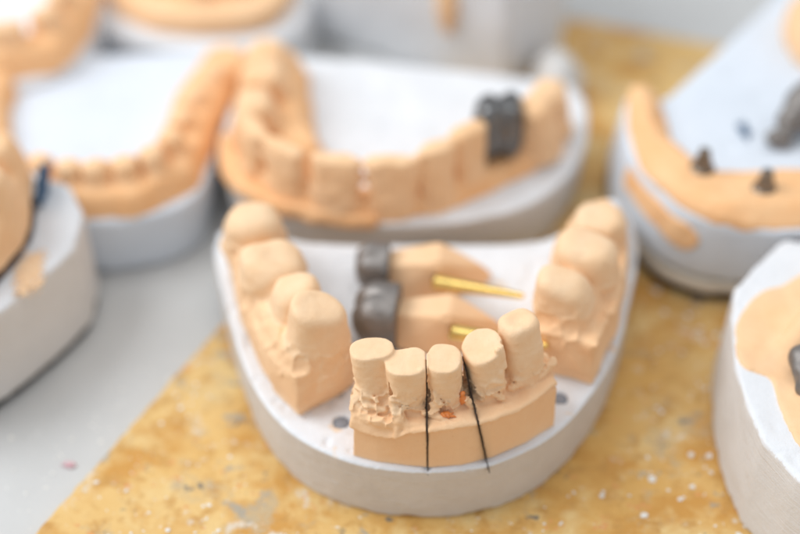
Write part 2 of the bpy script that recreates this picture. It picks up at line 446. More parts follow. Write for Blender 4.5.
def front(x, y, z):
    d2 = poly(x, y, blk)
    zl = np.interp(x, ledx, ledz)
    core = smax(smax(d2+0.10*np.clip((z-12)/8, 0, 1), z-20.3, 0.9), 11.95-z, 0.1)
    # gum: sits a hair proud of the trimmed face, with a wavy lower lip
    lip = smax(smax(d2-0.55*np.clip((21.5-x)/2.5, 0, 1)-0.16*vnoise(x+0*z, y+0*z, z+0*x, 2.5, 90), zl-z, 0.08), z-zl-0.7, 0.8)
    dd, u = path(x, y, fl)
    mound = smax(smax(dd-4.3+0.85*np.clip(z-18.5, 0, 9), z-22.6, 0.8), zl-0.1-z, 0.4)
    D = smin(core, smin(lip, smax(mound, d2-0.3, 0.5), 0.35), 0.07)
    wob = 0.17*vnoise(x, y, z*0.6, 2.4, 55)+0.05*vnoise(x, y, z, 0.9, 56)
    for i, g in enumerate(TF): D = smin(D, g(x, y, z)+wob, 0.22)
    # torn flakes and strings of stone round the necks
    for a, b, ra, rb in (((-1.0, -39.0, 23.2), (-0.2, -40.6, 20.3), .55, .8), ((-0.2, -40.6, 20.3), (-0.5, -41.6, 18.2), .75, .42), ((0.2, -39.9, 21.6), (1.0, -41.2, 19.4), .4, .5),
                         ((4.7, -39.2, 24.3), (5.4, -39.5, 22.6), .35, .45), ((4.6, -39.6, 22.2), (5.2, -39.9, 20.4), .4, .5), ((13.7, -36.6, 25.5), (14.1, -36.2, 22.5), .5, .7),
                         ((13.9, -35.2, 28.3), (14.4, -35.6, 25.8), .4, .4), ((12.2, -37.6, 22.8), (14.2, -37.2, 21.4), .35, .5), ((9.0, -38.6, 22.5), (10.2, -38.6, 20.9), .4, .6),
                         ((-4.6, -38.7, 21.4), (-2.2, -39.2, 21.0), .55, .5), ((15.5, -35.6, 21.6), (19.5, -33.2, 21.8), .6, .5), ((19.6, -33.0, 21.4), (21.6, -31.4, 22.4), .7, .7),
                         ((3.3, -39.9, 21.0), (6.0, -40.4, 20.6), .4, .4), ((13.3, -36.0, 29.2), (13.9, -35.9, 27.6), .45, .35), ((2.9, -38.9, 28.3), (3.3, -38.9, 27.3), .35, .3),
                         ((12.9, -37.3, 24.6), (14.0, -36.9, 24.0), .35, .4), ((-4.9, -38.2, 22.8), (-3.2, -38.8, 22.6), .4, .3), ((16.0, -34.9, 22.6), (18.4, -34.4, 21.2), .4, .5)):
        D = smin(D, capsule(x, y, z, a, b, ra, rb), 0.3)
    # open crevices between neighbouring dies
    for a, b, ra, rb in (((-1.15, -38.4, 26.5), (-1.0, -38.9, 22.2), .35, .55), ((14.35, -36.6, 29.5), (15.0, -36.9, 22.4), .30, .50), ((14.1, -34.5, 30.0), (14.6, -34.9, 23), .35, .5)):
        D = smax(D, -capsule(x, y, z, a, b, ra, rb), 0.15)
    def detail(X, Y, Z):
        zz = np.interp(X, ledx, ledz)
        wx = X+0.5*vnoise(X, Y, Z, 1.2, 61); wz = Z+0.5*vnoise(X, Y, Z, 1.1, 62)
        rag = 1-np.abs(vnoise(wx, Y, wz, 1.15, 4))*2.4
        rag2 = 1-np.abs(vnoise(wx, Y, wz, 0.7, 14))*2.2
        w = np.clip((Z-zz-np.where(X > 3.5, 0.8, 1.3)-0.5*vnoise(X, Y, Z*0, 2.6, 18))/0.6, 0, 1)*np.clip((25.0+0.8*vnoise(X, Y, Z, 2.0, 8)-Z)/1.1, 0, 1)
        w = w*np.where(X > 15.5, 0.65, 1.0)*np.where(Z > 23.4, 0.55, 1)
        n = -w*(0.36*np.clip(rag, 0, 1)**2+0.12*np.clip(rag2, 0, 1)-0.09)
        n += w*0.10*np.clip(vnoise(X, Y, Z, 0.6, 77), 0, 1)
        n += 0.035*fbm(X, Y, Z, 2.2, 3, 2)
        low = np.clip((zz-Z)/0.5, 0, 1)
        n += low*0.03*vnoise(X, Y, Z, 3.0, 5)
        up = np.clip((Z-24.5)/1.0, 0, 1)*np.clip((28.0-Z)/0.5, 0, 1)
        n += up*0.014*np.sin(Z*5.2+1.5*vnoise(X, Y, Z, 2.5, 3))          # faint turning rings on the dies
        return n
    D = band(D, x, y, z, 0.9, detail)
    D = smax(D, 11.97-z, 0.02)
    return D
def frame(pt, nrm):
    n = np.array(nrm, float); n /= np.linalg.norm(n)
    return lambda x, y, z: (x-pt[0])*n[0]+(y-pt[1])*n[1]+(z-pt[2])*n[2]
# first cut upright, second cut leaning
d1 = np.array((0.35, 0, -16.0)); e1 = np.array((0.024, 1.0, -0.99)); cut1 = frame((3.55, -38, 28), np.cross(e1, d1))
d2_ = np.array((3.55, -3.8, -16.0)); e2 = np.array((0.060, 1.0, -0.99)); cut2 = frame((8.75, -37.2, 28), np.cross(e2, d2_))
G = 0.06
s1 = 1 if cut1(10, -38, 20) > 0 else -1; s2 = 1 if cut2(20, -38, 20) > 0 else -1
def rough_cut(x, y, z): return 0.05*vnoise(x+0*z+0*y, y+0*x, z+0*x, 1.1, 40)
def seg(i):
    def f(x, y, z):
        D = front(x, y, z)
        c1 = s1*cut1(x, y, z)+rough_cut(x, y, z); c2 = s2*cut2(x, y, z)+rough_cut(x, y, z)
        if i == 0: return smax(D, c1+G, 0.06)
        if i == 1: return smax(smax(D, G-c1, 0.06), c2+G, 0.06)
        return smax(D, G-c2, 0.06)
    return f
def stone_front(x, y, z):
    d = poly(x, y, blk); zl = np.interp(x, ledx, ledz)
    return np.minimum(smax(d-0.3, z-zl-2.6, 0.1), 3)
HB = 0.17
for i, (x0, x1, tt) in enumerate(((-8.2, 4.8, (0, 1)), (2.8, 13.4, (2,)), (8.0, 23.6, (3, 4)))):
    parts = [('tooth_block', PEACH_CUT, stone_front)]+[('tooth', PEACH, (lambda g: (lambda x, y, z: g(x, y, z)-0.25))(TF[j])) for j in tt]
    r = sculpt((x0, -43.0, 11.6), (x1, -25.6 if i == 2 else -30.4, 33.0), HB, seg(i), M1, parts)
    for c in r[1:]: reparent(c, r[0])
    if i == 1: midblock = r[0]
    if i == 0: leftseg = r[0]
# dark sheet in each saw cut, standing in for the shade of the gap
def kerf(pt, d, e, w, par, top, bot, y1):
    d = np.array(d)/16.0; e = np.array(e, float); n = np.cross(e, d); n /= np.linalg.norm(n)
    V = []
    for s in (-1, 1):
        for zz in (top, bot):
            for yy in (0, y1):
                c = np.array(pt)+d*(28-zz)*1.0
                front_y = {0: 0.0}[0]
                V.append(c+e*yy+n*s*w)
    F = [(0, 1, 3, 2), (4, 6, 7, 5), (0, 2, 6, 4), (1, 5, 7, 3), (0, 4, 5, 1), (2, 3, 7, 6)]
    return make('saw_cut_shade', V, F, CUT_SHADE, par, smooth=False)
def kerf_sheet(px, par, cutf, zs, sx, w):
    """follows the block's front so that it shows as a fine black line down the face"""
    V = []; n = len(zs)
    for zz, yf in zs:
        # x on the cut plane at that depth and height
        a = cutf(0.0, yf, zz); b = cutf(1.0, yf, zz); xx = -a/(b-a)
        dp = 2.8 if zz > 21 else 5.0; a2 = cutf(0.0, yf+dp, zz); b2 = cutf(1.0, yf+dp, zz); xb = -a2/(b2-a2)
        V += [(xx-w, yf, zz), (xx+w, yf, zz), (xb+w, yf+dp, zz), (xb-w, yf+dp, zz)]
    F = []
    for i in range(n-1):
        o = i*4
        for k in range(4): F.append((o+k, o+(k+1) % 4, o+4+(k+1) % 4, o+4+k))
    F += [(3, 2, 1, 0), tuple((n-1)*4+k for k in range(4))]
    make('saw_cut_shade', V, F, CUT_SHADE, par, smooth=False)
kerf_sheet(0, leftseg, cut1, [(26.8, -38.1), (25, -38.3), (23, -38.6), (21.5, -39.9), (20.4, -41.9), (19.7, -42.42), (19.25, -42.35), (18.9, -41.95), (15, -41.93), (12.05, -41.9), (11.5, -42.3), (11.2, -42.62)], 0, 0.072)
kerf_sheet(0, midblock, cut2, [(26.6, -37.2), (24, -37.6), (22, -38.9), (21.2, -40.6), (20.4, -41.5), (19.9, -41.45), (19.6, -41.05), (15, -41.03), (12.05, -41.0), (11.5, -41.8), (11.0, -42.05)], 0, 0.072)
# bits of orange wax in the gap
def blobby(name, c, r, mat, par, h=0.12, sd=1, amp=0.25):
    lo = [c[i]-r[i]-0.4 for i in range(3)]; hi = [c[i]+r[i]+0.4 for i in range(3)]
    return sculpt(lo, hi, h, lambda x, y, z: band(ball(x, y, z, c, r), x, y, z, 1.0, lambda X, Y, Z: amp*vnoise(X, Y, Z, min(r)*1.3, sd)), par, name=name, mat=mat)[0]
blobby('wax_fleck', (8.6, -38.7, 22.6), (0.45, 0.5, 1.15), WAX, midblock, sd=2)
blobby('wax_fleck', (6.4, -40.2, 21.1), (0.95, 0.4, 0.24), WAX, midblock, sd=5)

# --- side blocks
def side_block(outl, teeth, z1, lip, parent, lo, hi, outer, seed):
    """outl: plan of the sawn block; teeth: list of dicts; outer: path of the gum crest"""
    tf = [t_fn(d) for d in teeth]
    def field(x, y, z):
        d2 = poly(x, y, outl)
        core = smax(smax(d2, z-z1, 0.8), 11.95-z, 0.1)
        dd, u = path(x, y, outer)
        gum = smax(smax(dd-4.6+0.45*(z-z1+2), z-z1-2.6, 1.0), 14-z, 0.3)
        gum = smax(gum, d2-0.5, 0.5)
        D = smin(core, gum, 0.8)
        for g in tf: D = smin(D, g(x, y, z), 0.7)
        def detail(X, Y, Z):
            w = np.clip((Z-z1+2.5)/1.5, 0, 1)*np.clip((z1+5-Z)/2, 0, 1)
            rr = 1-np.abs(vnoise(X, Y, Z, 2.2, seed))*2
            return 0.32*vnoise(X, Y, Z, 4.0, seed+9)+0.10*fbm(X, Y, Z, 3.0, 3, seed)-w*0.38*np.clip(rr, 0, 1)**2+w*0.12*vnoise(X, Y, Z, 0.8, seed+1)
        D = band(D, x, y, z, 1.2, detail)
        return smax(D, 11.97-z, 0.02)
    def st(x, y, z): return smax(poly(x, y, outl)-0.6, z-z1-2.4, 0.1)
    parts = [('tooth_block', PEACH_CUT, st)]+[('tooth', PEACH, (lambda g: (lambda x, y, z: g(x, y, z)-0.3))(g)) for g in tf]
    r = sculpt(lo, hi, 0.27, field, parent, parts)
    for c in r[1:]: reparent(c, r[0])
    return r[0]
lb = [(-14.7, -31.9), (-18.8, -27.0), (-23.0, -16.5), (-26.5, -3), (-27.8, 5.5), (-25, 7), (-21.0, 5.5), (-17.5, -2), (-13.2, -12), (-9.8, -19), (-6.3, -25.8), (-10.4, -28.9)]
side_block(lb, [
    dict(b=(-23.0, -1.2), t=(-23.0, -2.8), z0=19, z1=26.3, rb=(4.7, 4.3), rt=(4.1, 3.7), ang=0.2, tilt=(0.02, 0.10), k=2.8),
    dict(b=(-19.0, -12.5), t=(-18.9, -12.9), z0=19, z1=27.2, rb=(4.9, 5.0), rt=(4.9, 4.5), ang=0.3, tilt=(-0.20, 0.02), k=3.4, dish=0.5),
    dict(b=(-15.0, -19.6), t=(-15.2, -19.8), z0=19, z1=27.3, rb=(3.6, 3.4), rt=(3.5, 3.0), ang=0.3, tilt=(0.12, -0.05), k=2.4),
    dict(b=(-12.0, -26.1), t=(-11.7, -26.3), z0=19, z1=28.6, rb=(4.5, 3.9), rt=(3.7, 3.1), ang=0.35, tilt=(-0.30, 0.14), k=1.1)],
    19.3, 0, M1, (-30, -33.6, 11.6), (-4.5, 10, 31.5), [(-14, -27), (-18.5, -18), (-22, -8), (-24, 3)], 50)
rb_ = [(28.4, -25.6), (20.5, -22.6), (21.8, -12), (25.5, 0), (27.5, 3.5), (33, 4.5), (35.8, 1), (35.2, -6.5), (32.3, -17)]
side_block(rb_, [
    dict(b=(31.2, -1.0), t=(31.0, -1.6), z0=19, z1=25.3, rb=(4.2, 4.0), rt=(3.6, 3.5), ang=-0.2, tilt=(0, 0), k=1.8),
    dict(b=(28.4, -11.0), t=(27.7, -11.8), z0=19, z1=28.6, rb=(5.0, 4.6), rt=(4.5, 3.9), ang=-0.25, tilt=(-0.04, 0.04), k=3.0, dish=0.3),
    dict(b=(24.6, -18.2), t=(23.6, -19.2), z0=19, z1=27.6, rb=(4.3, 4.0), rt=(3.8, 3.3), ang=-0.3, tilt=(-0.26, 0.02), k=2.0)],
    20.3, 0, M1, (18.6, -27.6, 11.6), (38.6, 14, 31.5), [(25, -20), (28, -12), (31, 0), (32, 7)], 70)

# --- two removed dies lying behind
def rot_pts(pts, c, a):
    s, co = math.sin(a), math.cos(a)
    return [(c[0]+p[0]*co-p[1]*s, c[1]+p[0]*s+p[1]*co, p[2]) for p in pts]
def removed_die(c, a, label, crown_r, crown_c, pin):
    th = thing('removed_die', label, 'tooth die', (c[0], c[1], 12.0), 'loose dies lying on the model')
    def w(p): return rot_pts([p], c, a)[0]
    hp = rot_pts([(-3.5, -3.2, 12.3), (4.6, -3.6, 12.02), (13.5, 3.8, 12.02), (12.0, 1.2, 12.02), (11.6, 2.6, 15.0), (3.5, 4.4, 12.02), (-3.5, 3.4, 12.5),
                  (-3.5, -1.0, 17.7), (4.4, -2.2, 19.3), (4.6, 4.2, 18.6), (-3.5, 3.1, 17.3)], c, a)
    hull('die_body', hp, PEACH_CUT, th, 0.6)
    neck = capsule
    C = w(crown_c)
    def f(x, y, z):
        A = w((-3.2, 0, 16.0)); B = w((-7.0, 0.2, 16.4))
        s, co = math.sin(a), math.cos(a)
        lx = (x-C[0])*co+(y-C[1])*s; ly = -(x-C[0])*s+(y-C[1])*co; lz = z-C[2]
        q = ((np.abs(lx)/crown_r[0])**2.6+(np.abs(ly)/crown_r[1])**2.6+(np.abs(lz)/crown_r[2])**2.6)**(1/2.6)
        D = (q-1)*min(crown_r)
        D = D+0.45*np.exp(-(ly/0.7)**2)*np.clip(-lx/2, 0, 1)                     # groove across the chewing face
        D = smin(D, capsule(x, y, z, A, w((-3.2, 0.3, 16.2)), crown_r[1]*0.92, crown_r[1]*0.92), 0.8)   # collar
        return band(smax(D, 12.02-z, 0.3), x, y, z, 1.2, lambda X, Y, Z: 0.22*fbm(X, Y, Z, 3.2, 3, 5))
    lo = (C[0]-8, C[1]-8, 11.6); hi = (C[0]+9, C[1]+8, 24)
    def clipf(x, y, z):
        s, co = math.sin(a), math.cos(a)
        lx = (x-c[0])*co+(y-c[1])*s
        return smax(f(x, y, z), lx+3.3, 0.25)
    sculpt(lo, hi, 0.3, clipf, th, name='metal_crown', mat=GREY)
    p0, p1, r0, r1 = pin
    tube('dowel_pin', [p0, tuple(p0[i]*.7+p1[i]*.3 for i in range(3)), p1], [r0*1.12, r0, r1], GOLD, th)
    return th
def tube(name, pts, rad, mat, parent, n=20, flat=0.75):
    P = [Vector(p) for p in pts]; d = (P[-1]-P[0]).normalized()
    u = d.cross(Vector((0, 0, 1))).normalized(); v = u.cross(d)
    rings = [(P[0]-d*0.0, rad[0])]
    m = 14
    for i in range(m+1):
        t = i/m*(len(P)-1); k = min(int(t), len(P)-2); f = t-k
        rings.append((P[k]*(1-f)+P[k+1]*f, rad[k]*(1-f)+rad[k+1]*f))
    e, r = rings[-1]
    for j in (0.4, 0.75, 0.95): rings.append((e+d*r*j*0.8, r*math.sqrt(max(0, 1-j*j))))
    V = []; F = []
    for p, r in rings:
        for k in range(n):
            a = 2*math.pi*k/n; V.append(p+u*r*math.cos(a)+v*r*math.sin(a)*flat)
    for i in range(len(rings)-1):
        for k in range(n): F.append((i*n+k, i*n+(k+1) % n, (i+1)*n+(k+1) % n, (i+1)*n+k))
    F.append(tuple(range(n-1, -1, -1))); F.append(tuple((len(rings)-1)*n+k for k in range(n)))
    return make(name, [tuple(q) for q in V], F, mat, parent)
removed_die((1.7, -4.0), R(-3), 'farther loose tooth die with grey metal crown, its whole gold pin in view', (3.6, 3.9, 3.6), (-5.3, 0.6, 15.9),
            ((5.2, -8.0, 17.0), (18.6, -11.8, 17.4), 1.25, 0.62))
removed_die((3.0, -15.8), R(-8), 'nearer loose tooth die with grey metal crown, its gold pin half hidden by teeth', (4.9, 5.0, 4.3), (-5.3, 0.4, 16.3),
            ((7.6, -20.2, 17.8), (21.3, -24.1, 18.8), 1.25, 0.7))

# ================================================================== generic arch of teeth
def arch(parent, outline, crest, teeth, z0, z1, lo, hi, h, gum_mat, tooth_mat, seed, zflo=None, lipw=4.0, kk=0.8, namet='tooth', rag=0.3, inner=None):
    """gum ridge along crest + teeth, all one stone"""
    tf = [t_fn(d) for d in teeth]
    ol = spline(outline, 4)
    def gumf(x, y, z):
        dd, u = path(x, y, crest)
        g = smax(smax(dd-lipw+0.35*np.clip(z-z0, 0, 20), z-z1, 1.6), z0-z, 0.4)
        if inner is not None:
            for pth, w, zt in inner:
                di, _ = path(x, y, pth); g = smin(g, smax(smax(di-w+0.45*np.clip(z-z0, 0, 20), z-zt, 1.2), z0-z, 0.4), 1.2)
        return smax(g, poly(x, y, ol)-0.1, 0.8)
    def field(x, y, z):
        D = gumf(x, y, z)
        for g in tf: D = smin(D, g(x, y, z), kk)
        return band(D, x, y, z, 1.5, lambda X, Y, Z: 0.16*fbm(X, Y, Z, 3.4, 3, seed)+rag*0.35*vnoise(X, Y, Z, 1.5, seed+3))
    parts = [('gum', gum_mat, lambda x, y, z: gumf(x, y, z)-0.1)]+[(namet, tooth_mat, (lambda g: (lambda x, y, z: g(x, y, z)-0.2))(g)) for g in tf]
    return sculpt(lo, hi, h, field, parent, parts)

# ================================================================== 2. model behind (centre)
M2 = thing('dental_model', 'dental model behind the sharp one, full row of teeth with a dark metal molar crown', 'dental model', (2, 35, 1.5))
o2 = [(-29.9, 24), (-24.2, 17.4), (-13.4, 13.0), (0, 10.8), (13.4, 12.6), (24.2, 18.0), (31.8, 29.5), (34.5, 42), (33.5, 50), (28, 54), (-18, 62.5), (-25, 59), (-31.6, 44), (-31.8, 33)]
base_part(o2, 1.5, 13.0, PLASTER, M2, h=0.6, k=0.7, flare=-0.10, chips=0.3, wall=WALL_GREY)
cr2 = [(-25.5, 50), (-26.5, 36), (-24.5, 26), (-18.6, 19), (-9.5, 15.5), (-1, 15.2), (7, 18.0), (14, 22.5), (21, 28), (25.5, 33), (26.5, 38)]
def td(x, y, z1, rx, ry, ang, tilt=(0, 0), k=0.9, z0=17, taper=0.85, lean=0.0):
    return dict(b=(x, y), t=(x+lean, y-0.2), z0=z0, z1=z1, rb=(rx*taper, ry), rt=(rx, ry*0.62), ang=ang, tilt=tilt, k=k)
t2 = [td(-24.5, 50, 23, 4.0, 5.0, R(80), k=2.2), td(-24.2, 42, 24, 4.2, 5.2, R(85), k=2.2), td(-25.2, 33, 23.8, 4.4, 4.6, R(88), k=2.0), td(-25.0, 25.0, 23.6, 4.0, 2.7, R(-62), z0=14.5, taper=.92), td(-19.2, 18.7, 23.9, 4.2, 2.6, R(-40), z0=14.5, taper=.92),
      td(-10.6, 14.9, 24.2, 4.6, 2.6, R(-14), z0=14.5, taper=.88), td(-1.3, 14.0, 24.6, 4.55, 2.6, R(3), z0=14.5, taper=.82), td(6.0, 16.8, 25.2, 3.7, 3.0, R(30), z0=14.5, taper=.82), td(11.2, 21.5, 25.4, 3.6, 3.0, R(35), k=1.4, z0=15),
      td(23.3, 29.6, 25.4, 4.0, 4.4, R(60), k=2.2), td(26.2, 36.5, 23.6, 4.0, 4.2, R(75), k=2.2)]
arch(M2, [(p[0]*0.995, p[1]+0.15) for p in o2], cr2, t2, 12.6, 16.4, (-32.5, 9.5, 12.0), (35.5, 56, 29), 0.42, PEACH_GUM, PEACH_BG, 100, lipw=3.6, rag=0.5, kk=0.4, inner=(([(-22, 54), (-21, 44), (-20, 34), (-17, 27)], 5.2, 18.5), ([(2, 22), (12, 27), (20, 34), (22, 40)], 4.2, 16.5)))
# gum wash running over the edge on the left half
def wash(x, y, z):
    d = poly(x, y, spline(o2, 4))
    return smax(smax(d-0.45-0.2*np.clip(13.5-z, 0, 2), np.abs(z-12.9)-1.3, 0.8), smax(x-(-3.5), y-36, 1.0), 1.2)
sculpt((-34, 9, 11), (-2, 38, 15.5), 0.45, lambda x, y, z: band(smax(wash(x, y, z), -(poly(x, y, spline(o2, 4))+3.5), 0.3), x, y, z, 1, lambda X, Y, Z: 0.25*vnoise(X, Y, Z, 2.2, 3)), M2, name='gum', mat=PEACH_GUM)
def crown2(x, y, z):
    D = None
    for c, r in (((15.0, 26.2, 21.2), (2.7, 4.4, 6.8)), ((18.7, 27.4, 21.4), (2.6, 4.6, 7.0))):
        b = ball(x, y, z, c, r); D = b if D is None else smin(D, b, 0.7)
    D = smax(D, z-27.3, 1.4)
    return band(D, x, y, z, 1, lambda X, Y, Z: 0.35*vnoise(X, Y, Z, 2.2, 6))
sculpt((11.5, 21, 15), (22, 33.5, 29), 0.35, crown2, M2, name='metal_crown', mat=DARK)

# ================================================================== 3. model back left
M3 = thing('dental_model', 'back left dental model, curved orange gum ridge with a row of small round stumps', 'dental model', (-50, 40, 0))
o3 = [(-78, 26), (-70, 18), (-61, 13.6), (-51, 12.4), (-40, 15.3), (-34.3, 21), (-33.0, 30), (-32.6, 42), (-29, 52), (-25, 60), (-30, 66), (-58, 64), (-80, 62), (-84, 44)]
base_part(o3, 0.0, 12.0, PLASTER_B, M3, h=0.8, k=0.8, flare=-0.08)
cr3 = [(-76, 60), (-77, 45), (-74, 31), (-66, 22), (-56, 18.2), (-46, 19), (-39.8, 24.5), (-38.2, 35), (-37, 46), (-33, 58)]
t3 = [td(x, y-0.6, z1+0.5, 2.15, 3.0, R(a), k=1.2, z0=15, taper=1.0) for x, y, z1, a in ((-61, 21.5, 19.2, -20), (-56, 20.2, 19.3, -8), (-51.3, 19.8, 19.4, 0), (-46.6, 20.6, 19.4, 10), (-42.2, 23.2, 19.6, 35), (-39.6, 28.0, 19.6, 60))]
t3 += [td(-38.6, 35, 18.8, 2.8, 2.8, R(80), z0=14, taper=1), td(-37.4, 42.5, 18.4, 3, 3, R(75), z0=14, taper=1), td(-34.8, 50, 18.2, 3.2, 3, R(60), z0=14, taper=1), td(-68, 25, 20.5, 3, 3, R(-50), z0=15, taper=1)]
arch(M3, [(p[0]*.997, p[1]+.2) for p in o3], cr3, t3, 11.4, 16.2, (-85, 11.5, 11), (-22, 67, 23.5), 0.6, PEACH_GUM, PEACH_BG, 130, lipw=5.4, namet='tooth_stump')

# ================================================================== 4. model front left
M4 = thing('dental_model', 'tall white dental model at the left edge, orange tooth block edged in dark blue', 'dental model', (-65, 0, 0))
o4 = [(-67.2, -23.5), (-61.6, -17.6), (-57.4, -11.6), (-54.1, -6.0), (-51.5, -0.6), (-51.6, 7.8), (-54.8, 14.8), (-58.8, 17.2), (-62.2, 19.5), (-73.2, 24), (-93.2, 24), (-98.2, 0), (-91.2, -22), (-77.2, -27)]
base_part(dense(o4, 3), 1.6, 18.0, PLASTER, M4, h=0.6, sp=1, k=0.5, flare=0.03, chips=0.5, wall=WALL_GREY)
base_part([(p[0]*0.998-0.1, p[1]) for p in o4], 0.0, 1.7, RUBBER_SHADE, M4, h=0.5, k=0.3, flare=0.0, name='dark_foot', chips=0)  # rubber-like gasket, with the shadow line under the wall painted into it
b4 = [(-63.2, -13), (-59.8, -6.5), (-58.2, 0), (-58.8, 8), (-61.6, 14.5), (-67.6, 19), (-81.6, 19), (-85.6, 0), (-75.6, -18), (-67.6, -17)]
b4s = spline([(p[0]-0.9, p[1]-0.1) for p in b4], 4)
t4 = [dict(b=(-64.3, 9.5), t=(-64.6, 9), z0=24, z1=31.5, rb=(4.2, 4.2), rt=(3.2, 3.2), ang=0, tilt=(0, 0), k=1.6),
      dict(b=(-63.8, 0.5), t=(-64.2, 0), z0=24, z1=32.5, rb=(4.0, 4.0), rt=(3.2, 3.0), ang=0, tilt=(-0.1, 0), k=1.6),
      dict(b=(-67.6, -8), t=(-68.0, -8), z0=24, z1=32, rb=(4.2, 4.0), rt=(3.4, 3.0), ang=0, tilt=(-0.1, 0), k=1.6)]
tf4 = [t_fn(d) for d in t4]
def f4g(x, y, z): return smax(smax(poly(x, y, b4s)+0.18*np.clip(z-18, 0, 9), z-26.5, 2.2), 17.9-z, 0.2)
def f4(x, y, z):
    D = f4g(x, y, z)
    for g in tf4: D = smin(D, g(x, y, z), 1.2)
    return band(D, x, y, z, 1.2, lambda X, Y, Z: 0.4*fbm(X, Y, Z, 5, 3, 8))
blobby('orange_stain', (-57.6, -7.2, 18.05), (2.2, 5.2, 0.22), PEACH, M4, h=0.15, sd=3, amp=0.15)
blobby('blue_fleck', (-58.7, 12.6, 20.5), (0.7, 4.2, 2.6), BLUE, M4, h=0.25)
r4 = sculpt((-86, -20, 17.4), (-55, 21, 34), 0.5, f4, M4, [('tooth_block', PEACH_BG, f4g)]+[('tooth', PEACH_BG, (lambda g: (lambda x, y, z: g(x, y, z)-0.2))(g)) for g in tf4])
for c in r4[1:]: reparent(c, r4[0])
base_part([(p[0]-0.5, p[1]) for p in b4], 18.0, 19.3, GAP, M4, h=0.5, k=0.3, chips=0, name='block_gap_shade', sp=4)  # dark brown band painted as the shaded gap round the tooth block

# ================================================================== 5. model back right (edentulous, with abutments)
M5 = thing('dental_model', 'toothless dental model at the right with two implant posts in its orange ridge', 'dental model', (62, 30, 1.5))
o5 = [(40.3, 38.5), (38.9, 30), (38.7, 22.5), (40.0, 17.8), (42.0, 13.0), (45.5, 6.9), (50.4, 3.3), (55.7, 1.9), (63.5, 1.2), (80, 4), (96, 22), (98, 60), (92, 86), (80, 82), (71.9, 71), (64.3, 60.8), (54.5, 48), (47, 38.6), (44, 40.3)]
SH5 = (-0.10, 0.17)
base_part(o5, 6.2, 19.5, PLASTER_B, M5, h=0.7, k=0.8, sp=3, shear=SH5)
o5b = [(p[0]*0.985-0.6, p[1]*0.985+3.2) for p in o5]
base_part([(p[0]*0.99+0.2, p[1]*0.99-1.3) for p in o5b], 3.4, 5.6, CREAM, M5, h=0.6, k=0.4, name='mounting_plate', sp=3)
base_part([(p[0]*0.985+1.4, p[1]*0.985+1.6) for p in o5b], 5.2, 6.6, RUBBER_SHADE, M5, h=0.6, k=0.3, name='gap_shade_ring', sp=3, chips=0)  # dark ring put in as the shadowed gap above the cream plate
base_part([(p[0]-0.3, p[1]-0.9) for p in o5b], 1.5, 3.6, RUBBER_SHADE, M5, h=0.6, k=0.4, name='dark_foot', sp=3, chips=0)
cr5 = [(42.6, 37.5), (43.0, 29), (43.6, 22.5), (47.0, 14.0), (52, 9.6), (59, 9.0), (70, 9.8), (82, 12)]
def g5(x, y, z):
    d, u = path(x, y, spline(cr5, 4, False))
    w = 2.7+3.6*np.clip((u-0.25)/0.35, 0, 1)
    D = smax(d-w-1.0+0.9*np.clip(z-19.5, 0, 6), z-22.4+0.5*vnoise(x+0*z, y+0*z, z+0*x, 6, 3), 1.2)
    D = smax(D, poly(x, y, spline(o5, 3))+0.35+0.5*np.clip((x-56)/6, 0, 3), 0.25)
    D = smax(D, 18.2-z, 0.4)
    D = smax(D, -ball(x, y, z, (44.3, 28.5, 23.2), (1.2, 1.6, 2.6)), 0.8)
    return band(D, x, y, z, 1.2, lambda X, Y, Z: 0.3*fbm(X, Y, Z, 5, 3, 18))
sculpt((37.5, -1, 17.6), (84, 44, 24.5), 0.5, g5, M5, name='gum', mat=PEACH_GUM)
def patch5(x, y, z):
    # thin smear of orange stone on the wall
    d = poly(x-SH5[0]*(19.5-z), y-SH5[1]*(19.5-z), spline(o5, 3))
    return smax(np.abs(d-0.10)-0.40, capsule(x, y, z, (39.0, 19.4, 15.6), (46.8, 6.8, 14.4), 2.3, 2.9), 0.25)
sculpt((34.5, 2, 8), (52, 26, 20.5), 0.3, lambda x, y, z: band(patch5(x, y, z), x, y, z, 1, lambda X, Y, Z: 0.3*vnoise(X, Y, Z, 3, 4)), M5, name='orange_patch', mat=PEACH_GUM)
for (ax, ay) in ((49.7, 14.2), (58.9, 8.6)):
    def ab(x, y, z, ax=ax, ay=ay):
        r = np.sqrt((x-ax)**2+(y-ay)**2)
        D = smax(r-1.85+0.25*np.clip(z-22, 0, 4), np.abs(z-23.2)-1.6, 0.3)
        D = smin(D, smax(r-1.0, np.abs(z-25.1)-0.9, 0.2), 0.3)
        D = smin(D, smax(r-2.1, np.abs(z-22.2)-0.5, 0.2), 0.2)
        return smax(D, 21-z, .1)
    sculpt((ax-2.7, ay-2.7, 20.5), (ax+2.7, ay+2.7, 27), 0.22, ab, M5, name='implant_post', mat=BRONZE)
def bar5(x, y, z):
    D = capsule(x, y, z, (66.0, 26.5, 22.8), (70.5, 30.0, 24.2), 2.3, 4.0)
    D = smin(D, capsule(x, y, z, (70.5, 30.0, 24.0), (84, 30.5, 23), 4.0, 4.2), 1.5)
    D = smin(D, ball(x, y, z, (64.2, 24.2, 21.3), (2.4, 1.9, 1.9)), 0.6)
    return band(D, x, y, z, 1.2, lambda X, Y, Z: 0.5*fbm(X, Y, Z, 3.5, 2, 28))
fw5 = thing('metal_framework', 'dark grey cast metal bridge lying on the white palate of the toothless model', 'metal bridge', (74, 28, 19.6))
sculpt((60, 20.5, 19.3), (90, 39, 31), 0.5, bar5, fw5, name='cast_bridge', mat=GREY)
